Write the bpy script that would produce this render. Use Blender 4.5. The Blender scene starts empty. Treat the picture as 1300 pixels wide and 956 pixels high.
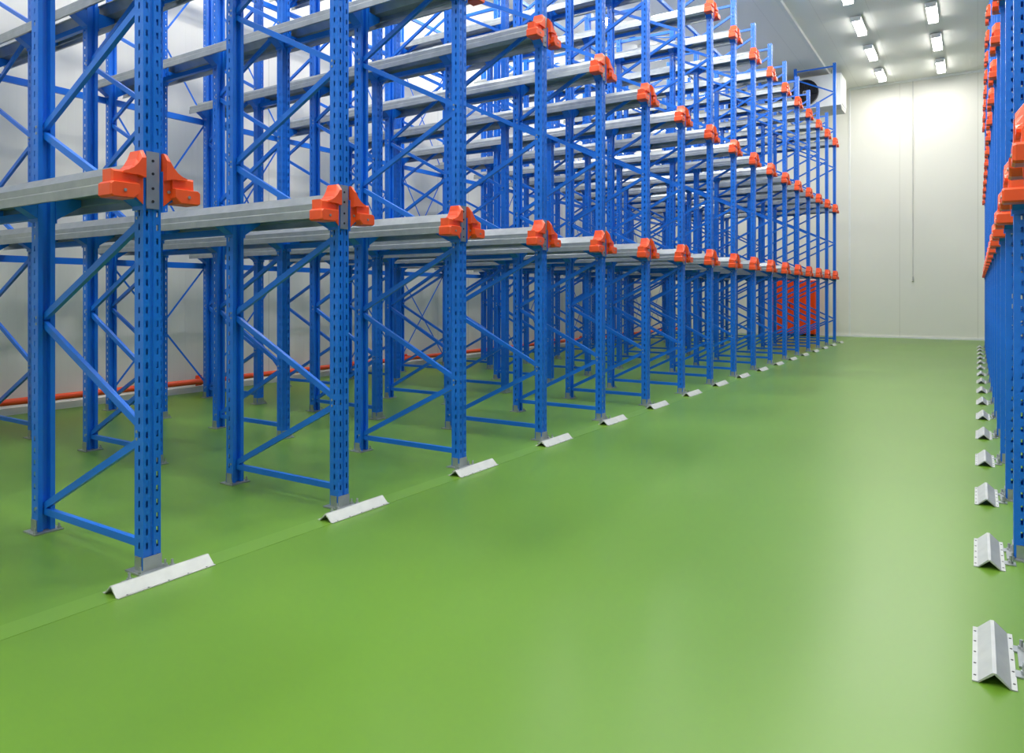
import bpy, math, random
from mathutils import Vector, Matrix
random.seed(4)
scene = bpy.context.scene
try:
    scene.view_settings.view_transform = 'Standard'
    scene.view_settings.look = 'None'
except Exception as e:
    print(e)

# ------------------------------------------------------------------ dimensions
H = 1.5                 # camera height
XF = -3.81              # aisle face uprights of left rack
XR = 0.215              # aisle face uprights of right rack
Y1 = 2.21; DY = 1.405   # first row, row pitch
NROWS = 17
OFFS = [0.0, 1.18, 2.31, 3.41, 4.54, 5.69]   # upright positions into the rack
LEVELS = [2.13, 4.24, 6.35]
TOP = 7.0
WALL_L = -10.2; WALL_R = 6.7; WALL_B = 28.5; WALL_F = -5.0; CEIL = 9.0

# ------------------------------------------------------------------ materials
def new_mat(name):
    m = bpy.data.materials.new(name); m.use_nodes = True
    nt = m.node_tree; b = nt.nodes['Principled BSDF']
    return m, nt, b
def N(nt, t, **k):
    n = nt.nodes.new(t)
    for a, v in k.items(): setattr(n, a, v)
    return n
def noise(nt, scale, detail=4, coord='Object', stretch=None, dist=0):
    tc = N(nt, 'ShaderNodeTexCoord')
    no = N(nt, 'ShaderNodeTexNoise'); no.inputs['Scale'].default_value = scale
    no.inputs['Detail'].default_value = detail; no.inputs['Distortion'].default_value = dist
    if stretch:
        mp = N(nt, 'ShaderNodeMapping'); mp.inputs['Scale'].default_value = stretch
        nt.links.new(tc.outputs[coord], mp.inputs[0]); nt.links.new(mp.outputs[0], no.inputs[0])
    else:
        nt.links.new(tc.outputs[coord], no.inputs[0])
    return no
def ramp(nt, fac, stops):
    r = N(nt, 'ShaderNodeValToRGB')
    cr = r.color_ramp
    cr.elements[0].position = stops[0][0]; cr.elements[0].color = (*stops[0][1], 1)
    cr.elements[1].position = stops[-1][0]; cr.elements[1].color = (*stops[-1][1], 1)
    for p, c in stops[1:-1]:
        e = cr.elements.new(p); e.color = (*c, 1)
    nt.links.new(fac, r.inputs[0]); return r
def simple(name, c1, c2, scale=8, rough=0.4, metal=0.0, rr=0.1, bump=0.0, spec=0.5):
    m, nt, b = new_mat(name)
    no = noise(nt, scale)
    r = ramp(nt, no.outputs[0], [(0.3, c1), (0.7, c2)])
    nt.links.new(r.outputs[0], b.inputs['Base Color'])
    mr = N(nt, 'ShaderNodeMapRange'); mr.inputs[3].default_value = rough - rr; mr.inputs[4].default_value = rough + rr
    nt.links.new(no.outputs[0], mr.inputs[0]); nt.links.new(mr.outputs[0], b.inputs['Roughness'])
    b.inputs['Metallic'].default_value = metal
    b.inputs['Specular IOR Level'].default_value = spec
    if bump:
        bp = N(nt, 'ShaderNodeBump'); bp.inputs['Strength'].default_value = bump; bp.inputs['Distance'].default_value = 0.01
        nt.links.new(no.outputs[0], bp.inputs['Height']); nt.links.new(bp.outputs[0], b.inputs['Normal'])
    return m
M_BLUE = simple('blue_powder_coat', (0.006, 0.145, 0.66), (0.008, 0.175, 0.78), 3, 0.34)
M_ORANGE = simple('orange_powder_coat', (0.82, 0.080, 0.014), (0.90, 0.105, 0.020), 6, 0.36)
M_GALV = simple('galvanized_steel', (0.34, 0.37, 0.38), (0.43, 0.46, 0.47), 9, 0.38, 0.7, 0.05)
M_GUARD = simple('zinc_plate', (0.46, 0.48, 0.47), (0.53, 0.55, 0.53), 14, 0.5, 0.2, 0.08)
M_DARK = simple('dark_metal', (0.01, 0.01, 0.012), (0.02, 0.02, 0.025), 6, 0.5)
M_WHITE = simple('white_enamel', (0.78, 0.80, 0.78), (0.84, 0.85, 0.83), 4, 0.4)
M_RED = simple('red_enamel', (0.92, 0.070, 0.008), (0.97, 0.085, 0.012), 3, 0.55, spec=0.15)
M_REDRAIL = simple('red_rail_paint', (0.90, 0.085, 0.02), (0.95, 0.11, 0.03), 4, 0.4)
M_GREY = simple('grey_trim', (0.42, 0.43, 0.41), (0.5, 0.5, 0.48), 4, 0.5)

def wall_mat(name, axis, base, dark, rib=0.1, panel=1.15, bs=0.3):
    m, nt, b = new_mat(name)
    geo = N(nt, 'ShaderNodeNewGeometry'); sep = N(nt, 'ShaderNodeSeparateXYZ')
    nt.links.new(geo.outputs['Position'], sep.inputs[0])
    src = sep.outputs[axis]
    def frac(div):
        d = N(nt, 'ShaderNodeMath', operation='DIVIDE'); nt.links.new(src, d.inputs[0]); d.inputs[1].default_value = div
        f = N(nt, 'ShaderNodeMath', operation='FRACT'); nt.links.new(d.outputs[0], f.inputs[0]); return f.outputs[0]
    def line(div, w):
        f = frac(div); l = N(nt, 'ShaderNodeMath', operation='LESS_THAN'); nt.links.new(f, l.inputs[0]); l.inputs[1].default_value = w
        return l.outputs[0]
    seam = line(panel, 0.010); ribs = line(rib, 0.14)
    no = noise(nt, 0.6, 3)
    r = ramp(nt, no.outputs[0], [(0.3, tuple(v * 0.98 for v in base)), (0.7, base)])
    mx = N(nt, 'ShaderNodeMix', data_type='RGBA'); mx.inputs[7].default_value = (*dark, 1)
    nt.links.new(seam, mx.inputs[0]); nt.links.new(r.outputs[0], mx.inputs[6])
    nt.links.new(mx.outputs[2], b.inputs['Base Color'])
    ad = N(nt, 'ShaderNodeMath', operation='MAXIMUM'); nt.links.new(seam, ad.inputs[0]); nt.links.new(ribs, ad.inputs[1])
    iv = N(nt, 'ShaderNodeMath', operation='SUBTRACT'); iv.inputs[0].default_value = 1; nt.links.new(ad.outputs[0], iv.inputs[1])
    bp = N(nt, 'ShaderNodeBump'); bp.inputs['Strength'].default_value = bs; bp.inputs['Distance'].default_value = 0.006
    nt.links.new(iv.outputs[0], bp.inputs['Height']); nt.links.new(bp.outputs[0], b.inputs['Normal'])
    b.inputs['Roughness'].default_value = 0.6
    b.inputs['Specular IOR Level'].default_value = 0.3
    return m
M_WL = wall_mat('sandwich_panel_side', 1, (0.76, 0.74, 0.67), (0.50, 0.49, 0.43), bs=0.5)
M_WB = wall_mat('sandwich_panel_end', 0, (0.82, 0.81, 0.74), (0.70, 0.69, 0.62), rib=0.2, panel=2.3, bs=0.12)
M_CEIL = wall_mat('ceiling_panel', 0, (0.88, 0.88, 0.85), (0.76, 0.76, 0.73), rib=0.3, panel=1.2, bs=0.1)

# floor: smooth green resin with faint trowel sweeps
m, nt, b = new_mat('green_resin_floor'); M_FLOOR = m
n1 = noise(nt, 0.30, 1, stretch=(1, 1, 1), dist=0.3)
n2 = noise(nt, 0.8, 2, stretch=(1.0, 0.35, 1), dist=0.6)
n3 = noise(nt, 45, 2)
r1 = ramp(nt, n1.outputs[0], [(0.30, (0.116, 0.252, 0.019)), (0.5, (0.122, 0.262, 0.021)), (0.72, (0.129, 0.274, 0.025))])
r2 = ramp(nt, n2.outputs[0], [(0.30, (0.97, 0.975, 0.97)), (0.72, (1.04, 1.03, 1.06))])
mu = N(nt, 'ShaderNodeMix', data_type='RGBA', blend_type='MULTIPLY'); mu.inputs[0].default_value = 1
nt.links.new(r1.outputs[0], mu.inputs[6]); nt.links.new(r2.outputs[0], mu.inputs[7])
nt.links.new(mu.outputs[2], b.inputs['Base Color'])
mr = N(nt, 'ShaderNodeMapRange'); mr.inputs[1].default_value = 0.3; mr.inputs[2].default_value = 0.7
mr.inputs[3].default_value = 0.29; mr.inputs[4].default_value = 0.33
nt.links.new(n1.outputs[0], mr.inputs[0]); nt.links.new(mr.outputs[0], b.inputs['Roughness'])
b.inputs['Specular IOR Level'].default_value = 0.4
bp = N(nt, 'ShaderNodeBump'); bp.inputs['Strength'].default_value = 0.04; bp.inputs['Distance'].default_value = 0.002
nt.links.new(n3.outputs[0], bp.inputs['Height']); nt.links.new(bp.outputs[0], b.inputs['Normal'])
M_SEAM = simple('floor_joint_resin', (0.136, 0.285, 0.028), (0.150, 0.308, 0.035), 2, 0.32)

m, nt, b = new_mat('lamp_glow'); M_LAMP = m
b.inputs['Emission Color'].default_value = (1, 0.99, 0.94, 1); b.inputs['Emission Strength'].default_value = 20
b.inputs['Base Color'].default_value = (1, 1, 1, 1)

MATS = [M_BLUE, M_ORANGE, M_GALV, M_GUARD, M_DARK, M_WHITE, M_RED, M_LAMP, M_GREY, M_REDRAIL, M_SEAM]
BLUE, ORANGE, GALV, GUARD, DARK, WHITE, RED, LAMP, GREY, RRAIL, SEAM = range(11)

# ------------------------------------------------------------------ mesh builder
class MB:
    def __init__(s): s.v = []; s.f = []; s.m = []
    def add(s, vs, fs, mat):
        o = len(s.v); s.v += [tuple(p) for p in vs]
        for f in fs: s.f.append(tuple(i + o for i in f)); s.m.append(mat)
    def quad(s, a, b, c, d, mat): s.add([a, b, c, d], [(0, 1, 2, 3)], mat)
    def box(s, x0, x1, y0, y1, z0, z1, mat):
        vs = [(x, y, z) for x in (x0, x1) for y in (y0, y1) for z in (z0, z1)]
        s.add(vs, [(0, 1, 3, 2), (4, 6, 7, 5), (0, 4, 5, 1), (2, 3, 7, 6), (0, 2, 6, 4), (1, 5, 7, 3)], mat)
    def beam(s, p, q, w, t, mat, up=Vector((0, 1, 0))):
        p = Vector(p); q = Vector(q); d = (q - p).normalized()
        u = (up - d * up.dot(d)).normalized(); c = d.cross(u)
        vs = []
        for e in (p, q):
            for a, bb in ((-1, -1), (1, -1), (1, 1), (-1, 1)):
                vs.append(e + c * (a * w / 2) + u * (bb * t / 2))
        s.add(vs, [(0, 1, 5, 4), (1, 2, 6, 5), (2, 3, 7, 6), (3, 0, 4, 7), (3, 2, 1, 0), (4, 5, 6, 7)], mat)
    def cyl(s, p, q, r, mat, n=12, r2=None):
        p = Vector(p); q = Vector(q); d = (q - p).normalized(); r2 = r if r2 is None else r2
        u = d.orthogonal().normalized(); c = d.cross(u)
        vs = []
        for e, rr in ((p, r), (q, r2)):
            for i in range(n):
                a = 2 * math.pi * i / n; vs.append(e + u * math.cos(a) * rr + c * math.sin(a) * rr)
        fs = [(i, (i + 1) % n, n + (i + 1) % n, n + i) for i in range(n)]
        fs += [tuple(reversed(range(n))), tuple(range(n, 2 * n))]
        s.add(vs, fs, mat)
    def prism(s, poly, x0, x1, mat, axis='x', poly2=None):
        poly2 = poly2 or poly; n = len(poly)
        def P(x, a, b):
            return (x, a, b) if axis == 'x' else (a, x, b)
        vs = [P(x0, *p) for p in poly] + [P(x1, *p) for p in poly2]
        fs = [(i, (i + 1) % n, n + (i + 1) % n, n + i) for i in range(n)]
        fs += [tuple(reversed(range(n))), tuple(range(n, 2 * n))]
        s.add(vs, fs, mat)
    def mesh(s, name):
        me = bpy.data.meshes.new(name); me.from_pydata(s.v, [], s.f)
        used = sorted(set(s.m)); mp = {u: i for i, u in enumerate(used)}
        for u in used: me.materials.append(MATS[u])
        me.polygons.foreach_set('material_index', [mp[x] for x in s.m])
        me.update()
        import bmesh
        bm = bmesh.new(); bm.from_mesh(me)
        bmesh.ops.recalc_face_normals(bm, faces=bm.faces); bm.to_mesh(me); bm.free()
        return me
def obj(name, me, parent=None, loc=(0, 0, 0), rot=(0, 0, 0), scale=(1, 1, 1)):
    o = bpy.data.objects.new(name, me); bpy.context.collection.objects.link(o)
    o.location = loc; o.rotation_euler = rot; o.scale = scale
    if parent: o.parent = parent
    return o
def empty(name, loc=(0, 0, 0)):
    o = bpy.data.objects.new(name, None); bpy.context.collection.objects.link(o); o.location = loc
    o.empty_display_size = 0.3
    return o

# ------------------------------------------------------------------ rack parts (aisle side is local +x, depth goes -x)
def upright(mb, cx, face, top):
    """perforated C-section; face=+1 -> perforated web looks to +x"""
    w = 0.05; d = 0.042; pitch = 0.075; hh = 0.034; z0 = 0.012
    n = int((top - z0) / pitch)
    def strip(a, b, z_lo, z_hi):
        mb.quad((a[0], a[1], z_lo), (b[0], b[1], z_lo), (b[0], b[1], z_hi), (a[0], a[1], z_hi), BLUE)
    def panel(a, b, holes):
        L = lambda t: (a[0] + (b[0] - a[0]) * t, a[1] + (b[1] - a[1]) * t)
        t = 0
        for h0, h1 in holes:
            strip(L(t), L(h0), z0, top)
            zz = z0
            for i in range(n + 1):
                ze = min(zz + pitch - hh, top)
                if ze > zz: strip(L(h0), L(h1), zz, ze)
                zz = zz + pitch
                if zz >= top: break
            t = h1
        strip(L(t), L(1), z0, top)
    F = cx + face * d; B = cx - face * d
    Fi = cx + face * (d - 0.008)
    panel((F, -w), (F, -0.010), [(0.38, 0.66)])
    panel((F, 0.010), (F, w), [(0.34, 0.62)])
    strip((F, -0.010), (Fi, -0.006), z0, top); strip((Fi, -0.006), (Fi, 0.006), z0, top); strip((Fi, 0.006), (F, 0.010), z0, top)
    panel((F, -w), (B, -w), [(0.38, 0.53)])
    panel((F, w), (B, w), [(0.38, 0.53)])
    strip((B, -w), (B, -0.022), z0, top); strip((B, w), (B, 0.022), z0, top)
    strip((B, -0.022), (B + face * 0.03, -0.018), z0, top); strip((B, 0.022), (B + face * 0.03, 0.018), z0, top)
    strip((B + face * 0.03, -0.018), (B + face * 0.03, 0.018), z0, top)  # back closure added to block light, so the slots look dark
    mb.box(cx - 0.075, cx + 0.075, -0.085, 0.085, 0.0, 0.010, GALV)
    mb.box(min(cx + face * (d + .001), cx + face * (d + 0.006)), max(cx + face * (d + .001), cx + face * (d + 0.006)), -0.052, 0.052, 0.010, 0.085, GALV)
    mb.box(cx - 0.03, cx + 0.03, -0.056, -0.051, 0.010, 0.085, GALV)
    mb.box(cx - 0.03, cx + 0.03, 0.051, 0.056, 0.010, 0.085, GALV)
    for yy in (-0.07, 0.07):
        mb.cyl((cx + 0.05, yy, 0.01), (cx + 0.05, yy, 0.022), 0.013, GALV, 6)
        mb.cyl((cx + 0.05, yy, 0.022), (cx + 0.05, yy, 0.045), 0.006, GALV, 6)

def ladder(mb, top, frames=((0, 1), (2, 3), (4, 5))):
    for a, b in frames:
        xa = -OFFS[a]; xb = -OFFS[b]
        upright(mb, xa, 1, top); upright(mb, xb, -1, top)
        ia = xa - 0.02; ib = xb + 0.02
        mb.beam((ia, 0, 0.135), (ib, 0, 0.135), 0.042, 0.03, BLUE)
        z = 0.16; side = 0; step = 0.6
        while z + step < top - 0.1:
            p, q = ((ib, 0, z), (ia, 0, z + step - 0.04)) if side == 0 else ((ia, 0, z), (ib, 0, z + step - 0.04))
            mb.beam(p, q, 0.042, 0.028, BLUE)
            for e in (p, q):
                mb.cyl((e[0], -0.053, e[2]), (e[0], 0.053, e[2]), 0.009, GALV, 6)
            z += step; side = 1 - side
        mb.beam((ia, 0, top - 0.1), (ib, 0, top - 0.1), 0.042, 0.03, BLUE)
    for a, b in ((1, 2), (3, 4)):
        mb.beam((-OFFS[a] - 0.04, 0, top - 0.35), (-OFFS[b] + 0.04, 0, top - 0.35), 0.05, 0.04, BLUE)
        for L in LEVELS:
            mb.beam((-OFFS[a] - 0.04, 0, L - 0.12), (-OFFS[b] + 0.04, 0, L - 0.12), 0.05, 0.04, BLUE)

mb = MB(); ladder(mb, TOP); ME_ROW = mb.mesh('rack_upright_row')
mb = MB(); ladder(mb, 8.88); ME_ROW_TALL = mb.mesh('rack_upright_row_tall')

KS = 0.86   # lateral scale of rails
def rails(mb):
    x0 = 0.0; x1 = -OFFS[-1] - 0.12
    for sg in (-1, 1):
        for L in LEVELS:
            prof = [(0.070, 0.080), (0.096, 0.080), (0.155, 0.012), (0.245, 0.006), (0.252, 0.0), (0.252, -0.040), (0.262, -0.048), (0.262, -0.098),
                    (0.240, -0.098), (0.240, -0.092), (0.255, -0.092), (0.255, -0.052), (0.245, -0.044), (0.245, -0.004), (0.152, 0.004), (0.093, 0.073), (0.070, 0.073)]
            poly = [(sg * a * KS, L + z) for a, z in prof]
            mb.prism(poly, x0, x1, GALV)
            for k, off in enumerate(OFFS):
                x = -off
                for xx in (x - 0.05, x + 0.044):
                    pl = [(sg * 0.052, L + 0.0), (sg * 0.205, L - 0.006), (sg * 0.205, L - 0.05), (sg * 0.052, L - 0.15)]
                    mb.prism(pl, xx, xx + 0.006, BLUE)
                mb.add([(x - 0.05, sg * 0.205, L - 0.05), (x + 0.05, sg * 0.205, L - 0.05), (x + 0.05, sg * 0.052, L - 0.15), (x - 0.05, sg * 0.052, L - 0.15)], [(0, 1, 2, 3)], BLUE)
                mb.box(x - 0.052, x + 0.052, *sorted((sg * 0.051, sg * 0.057)), L - 0.17, L + 0.05, BLUE)
mb = MB(); rails(mb); ME_RAILS = mb.mesh('pallet_rails')

def stops(mb):
    for L in LEVELS:
        mb.box(0.044, 0.050, -0.036, 0.036, L - 0.16, L + 0.15, GALV)
        for z in (-0.12, -0.05, 0.03, 0.10):
            mb.cyl((0.05, 0, L + z), (0.052, 0, L + z), 0.008, DARK, 8)
        for sg in (-1, 1):
            S = lambda P: [(sg * a, L + z) for a, z in P]
            U = [(0.100, 0.026), (0.232, 0.026), (0.232, -0.040), (0.100, -0.040)]
            U2 = [(0.100, 0.020), (0.224, 0.014), (0.226, -0.040), (0.100, -0.040)]
            A = [(0.100, -0.040), (0.240, -0.040), (0.254, -0.052), (0.254, -0.112), (0.240, -0.122), (0.130, -0.122), (0.100, -0.090)]
            A2 = [(0.100, -0.044), (0.236, -0.044), (0.248, -0.056), (0.248, -0.108), (0.236, -0.116), (0.134, -0.116), (0.100, -0.086)]
            mb.prism(S(U), -0.02, 0.060, ORANGE); mb.prism(S(U), 0.060, 0.072, ORANGE, poly2=S(U2))
            mb.prism(S(A), -0.02, 0.092, ORANGE); mb.prism(S(A), 0.092, 0.102, ORANGE, poly2=S(A2))
            zs = [1.0, 0.96, 0.60, 0.30, 0.10, 0.0]
            ss = [0.0, 0.18, 0.34, 0.54, 0.78, 1.0]
            secs = []
            for x, h, out in ((-0.035, 0.128, 0.0), (0.055, 0.128, 0.0), (0.088, 0.085, 0.010)):
                pr = [(0.058 + (0.110 + out) * a, 0.022 + h * z) for a, z in zip(ss, zs)]
                secs.append((x, S(pr + [(pr[-1][0], 0.010), (0.10, 0.010), (0.058, 0.0)])))
            for k in range(2):
                mb.prism(secs[k][1], secs[k][0], secs[k + 1][0], ORANGE, poly2=secs[k + 1][1])
            mb.prism(S([(0.057, 0.04), (0.11, 0.02), (0.11, -0.095), (0.057, -0.14)]), 0.044, 0.056, ORANGE)
            for a, z in ((0.18, -0.082), (0.085, -0.06)):
                mb.cyl((0.05, sg * a, L + z), (0.107 if a > .15 else 0.064, sg * a, L + z), 0.009, GALV, 6)
mb = MB(); stops(mb); ME_STOPS = mb.mesh('rail_entry_stops')

# floor angle guard (inverted V running along the aisle)
mb = MB()
poly = [(-0.060, 0.0), (-0.007, 0.050), (0.007, 0.050), (0.060, 0.0), (0.052, 0.0), (0.0, 0.044), (-0.052, 0.0)]
mb.prism(poly, -0.27, 0.27, GUARD, axis='y')
mb.box(-0.073, -0.053, -0.27, 0.27, 0, 0.005, GUARD); mb.box(0.053, 0.073, -0.27, 0.27, 0, 0.005, GUARD)
for y in (-0.22, -0.11, 0.0, 0.11, 0.22):
    for s in (-1, 1):
        mb.cyl((s * 0.064, y, 0.0048), (s * 0.064, y, 0.0062), 0.005, DARK, 8)
for y in (-0.12, 0.12):
    mb.box(-0.125, -0.07, y - 0.03, y + 0.03, 0, 0.007, GALV)
    mb.cyl((-0.10, y, 0.007), (-0.10, y, 0.022), 0.013, GALV, 6)
    mb.cyl((-0.10, y, 0.022), (-0.10, y, 0.048), 0.007, GALV, 8)
ME_GUARD = mb.mesh('floor_angle_guard')

def rack(name, x, mirror):
    root = empty(name, (x, 0, 0))
    rz = math.pi if mirror else 0
    sgn = -1 if mirror else 1
    for i in range(-1, NROWS):
        y = Y1 + DY * i
        tall = (i == NROWS - 1)
        obj('upright_row_%d' % (i + 2), ME_ROW_TALL if tall else ME_ROW, root, (0, y, 0), (0, 0, rz))
        obj('pallet_rails_%d' % (i + 2), ME_RAILS, root, (0, y, 0), (0, 0, rz))
        obj('entry_stops_%d' % (i + 2), ME_STOPS, root, (0, y, 0), (0, 0, rz))
        obj('floor_guard_%d' % (i + 2), ME_GUARD, root, (sgn * (0.16 if mirror else 0.185), y - 0.03, 0), (0, 0, rz))
    mb = MB()
    ya = Y1 - DY; yb = Y1 + DY * (NROWS - 1)
    for k in (1, 3, 5):
        mb.beam((-sgn * OFFS[k], ya, TOP + 0.03), (-sgn * OFFS[k], yb, TOP + 0.03), 0.05, 0.06, BLUE, up=Vector((0, 0, 1)))
    xb = -sgn * (OFFS[5] + 0.05)
    for L in LEVELS:
        mb.beam((xb, ya, L - 0.2), (xb, yb, L - 0.2), 0.04, 0.08, BLUE, up=Vector((0, 0, 1)))
    for i in range(-1, NROWS - 1):
        y0 = Y1 + DY * i; y1 = y0 + DY
        zs = [0.2] + [L - 0.2 for L in LEVELS]
        if i % 3 != 1:
            for a, b_ in zip(zs[:-1], zs[1:]):
                mb.beam((xb - 0.006, y0, a), (xb - 0.006, y1, b_), 0.025, 0.005, BLUE, up=Vector((1, 0, 0)))
                mb.beam((xb + 0.006, y1, a), (xb + 0.006, y0, b_), 0.025, 0.005, BLUE, up=Vector((1, 0, 0)))
        if i % 2 == 0:
            mb.cyl((-sgn * OFFS[1], y0, TOP - 0.02), (-sgn * OFFS[3], y1, TOP - 0.02), 0.012, BLUE, 6)
            mb.cyl((-sgn * OFFS[3], y0, TOP - 0.04), (-sgn * OFFS[1], y1, TOP - 0.04), 0.012, BLUE, 6)
    obj('top_ties_and_bracing', mb.mesh('rack_bracing'), root)
    return root
rack('drive_in_pallet_rack', XF, False)
rack('drive_in_pallet_rack', XR, True)

# ------------------------------------------------------------------ room shell
def slab(name, x0, x1, y0, y1, z0, z1, mat):
    mb = MB(); mb.box(x0, x1, y0, y1, z0, z1, 0); me = mb.mesh(name)
    me.materials.clear(); me.materials.append(mat)
    return obj(name, me)
slab('floor', WALL_L - .2, WALL_R + .2, WALL_F - .2, WALL_B + .2, -0.2, 0, M_FLOOR)
slab('ceiling', WALL_L - .2, WALL_R + .2, WALL_F - .2, WALL_B + .2, CEIL, CEIL + .2, M_CEIL)
slab('wall_left', WALL_L - .2, WALL_L, WALL_F - .2, WALL_B + .2, 0, CEIL, M_WL)
slab('wall_right', WALL_R, WALL_R + .2, WALL_F - .2, WALL_B + .2, 0, CEIL, M_WL)
slab('wall_back', WALL_L, WALL_R, WALL_B, WALL_B + .2, 0, CEIL, M_WB)
slab('wall_front', WALL_L, WALL_R, WALL_F - .2, WALL_F, 0, CEIL, M_WB)
def part(name, fn, parent=None):
    mb = MB(); fn(mb); return obj(name, mb.mesh(name), parent)
part('trim_1', lambda m: m.box(-4.26, -4.16, WALL_F, WALL_B, CEIL - 0.10, CEIL, WHITE))
part('trim_2', lambda m: m.box(WALL_L, WALL_L + 0.05, WALL_F, WALL_B, 0, 0.09, WHITE))
part('trim_3', lambda m: m.box(WALL_L, WALL_R, WALL_B - 0.04, WALL_B, 0, 0.06, WHITE))
part('trim_4', lambda m: m.box(-3.92, -3.86, WALL_B - 0.025, WALL_B, 0.06, CEIL, WHITE))
part('trim_5', lambda m: m.box(-3.86, WALL_R, WALL_B - 0.05, WALL_B, CEIL - 0.07, CEIL, WHITE))
part('floor_joint', lambda m: m.box(-3.72, -3.56, WALL_F, WALL_B - .1, 0, 0.0012, SEAM))

def rail(m):
    x = WALL_L + 0.17; z = 0.18
    m.cyl((x, WALL_F + .2, z), (x, WALL_B - .3, z), 0.042, RRAIL, 16)
    y = WALL_F + 0.5
    while y < WALL_B - .5:
        m.box(WALL_L, x + 0.01, y - 0.02, y + 0.02, z - 0.05, z + 0.05, RRAIL)
        m.box(WALL_L + 0.05, WALL_L + 0.06, y - 0.05, y + 0.05, z - 0.08, z + 0.08, RRAIL)
        y += 1.6
part('wall_protection_rail', rail)

def cab(m):
    x0, x1, y0, y1 = -6.60, -4.98, WALL_B - 0.5, WALL_B - 0.04
    m.box(x0, x1, y0, y1, 0.08, 2.05, RED)
    m.box(x0 + .05, x1 - .05, y0 + .05, y1, 0.0, 0.08, DARK)
    mid = (x0 + x1) / 2
    for a, b in ((x0 + 0.02, mid - 0.01), (mid + 0.01, x1 - 0.02)):
        m.box(a, b, y0 - 0.02, y0, 0.13, 2.02, RED)
        for z in (0.3, 0.9, 1.5):
            m.box(a + .08, b - .08, y0 - 0.028, y0 - 0.02, z, z + .42, RED)
    m.box(mid - 0.07, mid - 0.045, y0 - 0.06, y0 - 0.02, 1.0, 1.2, DARK)
part('red_storage_cabinet', cab)

def cord(m):
    m.cyl((-1.88, WALL_B - 0.05, 2.15), (-1.88, WALL_B - 0.05, CEIL - 0.07), 0.010, GREY, 6)
    m.cyl((-1.88, WALL_B - 0.05, 2.0), (-1.88, WALL_B - 0.05, 2.15), 0.04, GREY, 10, 0.02)
part('pull_cord', cord)

def evap(m):
    x0, x1, y0, y1, z0, z1 = -7.6, -3.75, 25.55, 26.6, 7.75, 8.80
    m.box(x0, x1, y0, y1, z0, z1, WHITE)
    m.box(x1 - 0.02, x1 + 0.02, y0 + .08, y1 - .08, z0 + .06, z1 - .06, WHITE)
    m.prism([(y0, z0), (y1, z0), (y1 - .15, z0 - 0.12), (y0 + .15, z0 - 0.12)], x0, x1, GREY)
    for cx in (-7.0, -5.95, -4.85):
        c = Vector((cx, y0, (z0 + z1) / 2)); R = 0.43
        for k in range(24):
            a0 = 2 * math.pi * k / 24; a1 = 2 * math.pi * (k + 1) / 24
            P = lambda a, r, y: (c.x + math.cos(a) * r, y, c.z + math.sin(a) * r)
            m.quad(P(a0, R, y0 - .12), P(a1, R, y0 - .12), P(a1, R, y0), P(a0, R, y0), DARK)
            m.quad(P(a0, R, y0 - .12), P(a1, R, y0 - .12), P(a1, R - .03, y0 - .12), P(a0, R - .03, y0 - .12), DARK)
            m.add([P(a0, R, y0 - .006), P(a1, R, y0 - .006), (c.x, y0 - .006, c.z)], [(0, 1, 2)], DARK)
        for rr in (0.12, 0.24, 0.36):
            for k in range(24):
                a0 = 2 * math.pi * k / 24; a1 = 2 * math.pi * (k + 1) / 24
                m.beam((c.x + math.cos(a0) * rr, y0 - .13, c.z + math.sin(a0) * rr), (c.x + math.cos(a1) * rr, y0 - .13, c.z + math.sin(a1) * rr), 0.006, 0.006, DARK)
        for k in range(5):
            a = 2 * math.pi * k / 5
            p = Vector((c.x, y0 - .06, c.z)); q = p + Vector((math.cos(a), 0, math.sin(a))) * 0.37
            m.beam(p, q, 0.12, 0.01, DARK, up=Vector((math.sin(a) * .4, 1, -math.cos(a) * .4)))
        m.cyl((c.x, y0 - .11, c.z), (c.x, y0 - .01, c.z), 0.07, GREY, 14)
        for a in (0, math.pi / 2):
            d = Vector((math.cos(a), 0, math.sin(a))) * .42
            m.beam(c + d + Vector((0, -.125, 0)), c - d + Vector((0, -.125, 0)), 0.012, 0.01, DARK)
    for xx in (x0 + .3, (x0 + x1) / 2, x1 - .3):
        for yy in (y0 + .15, y1 - .15):
            m.cyl((xx, yy, z1), (xx, yy, CEIL - 0.03), 0.02, GALV, 8)
part('evaporator_cooler', evap)

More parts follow.
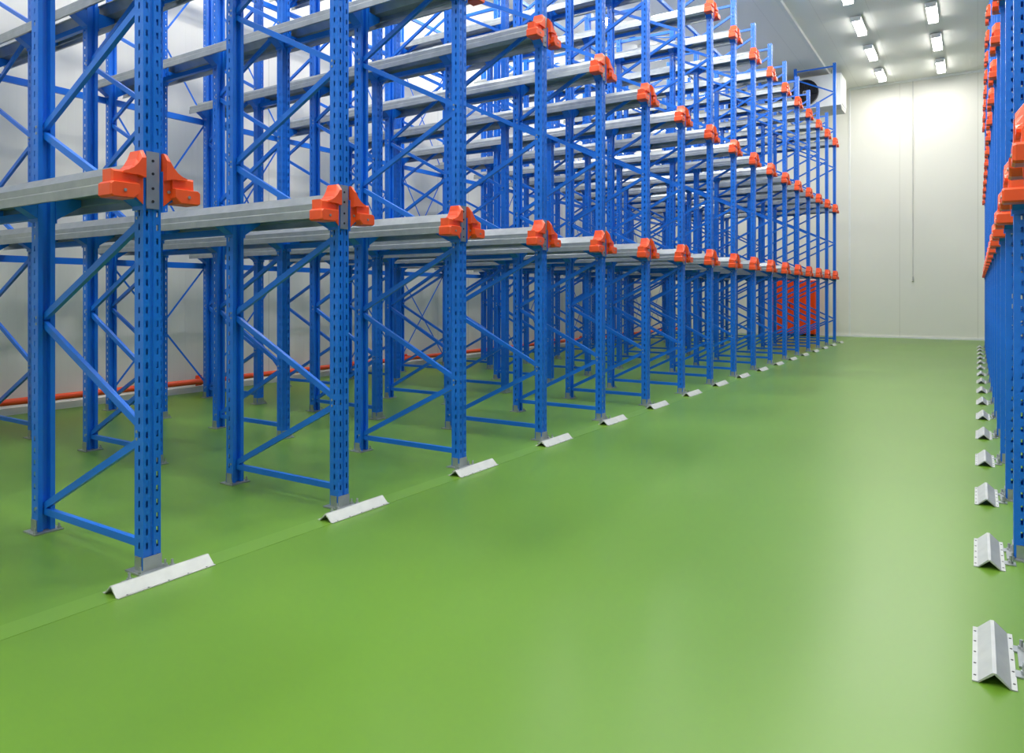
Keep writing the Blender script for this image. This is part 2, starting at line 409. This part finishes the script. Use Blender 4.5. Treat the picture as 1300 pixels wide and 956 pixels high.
# ------------------------------------------------------------------ lamps
mb = MB()
mb.box(-0.13, 0.13, -0.68, 0.68, -0.04, 0.0, WHITE)
mb.prism([(-0.115, -0.04), (0.115, -0.04), (0.10, -0.09), (0.05, -0.115), (-0.05, -0.115), (-0.10, -0.09)], -0.64, 0.64, LAMP, axis='y')
for yy in (-0.66, 0.66):
    mb.box(-0.12, 0.12, yy - 0.02, yy + 0.02, -0.12, -0.04, WHITE)
ME_LAMP = mb.mesh('batten_lamp')
def mk(en):
    LD = bpy.data.lights.new('batten_light', 'AREA'); LD.shape = 'RECTANGLE'; LD.size = 0.2; LD.size_y = 1.25
    LD.energy = en; LD.color = (1.0, 0.985, 0.94); return LD
LA = mk(36); LA2 = mk(62); LB_FILL = mk(88)
def lamp(x, y, ld):
    o = obj('fluorescent_lamp', ME_LAMP, None, (x, y, CEIL - 0.03))
    l = bpy.data.objects.new('lamp_light', ld); bpy.context.collection.objects.link(l)
    l.parent = o; l.location = (0, 0, -0.16)
for x in (-2.74, -1.0):
    for k in range(12):
        y = 27.0 - 2.6 * k
        lamp(x, y, LA if y > 12 else LA2)
for k in range(7):
    lamp(-5.4, -2.5 + 2.9 * k, LB_FILL)  # added fill: unseen lamps above the rack to light its bays
for k in range(11):
    lamp(-8.4, -2.5 + 2.9 * k, LB_FILL)  # added fill row hidden by the racks, brightens left wall and red cabinet
for k in range(5):
    lamp(3.5, 0.0 + 5.5 * k, LA)

# ------------------------------------------------------------------ world + camera
w = bpy.data.worlds.new('world'); scene.world = w; w.use_nodes = True
w.node_tree.nodes['Background'].inputs[0].default_value = (1, 1, 1, 1)
w.node_tree.nodes['Background'].inputs[1].default_value = 0.3
cam = bpy.data.cameras.new('camera'); co = bpy.data.objects.new('camera', cam); bpy.context.collection.objects.link(co)
cam.sensor_width = 36; cam.lens = 911 / 1300 * 36; cam.shift_y = -(478 - 375) / 1300
cam.clip_start = 0.05
co.location = (0, 0, H); co.rotation_euler = (math.radians(90), 0, math.atan(591 / 911))
scene.camera = co
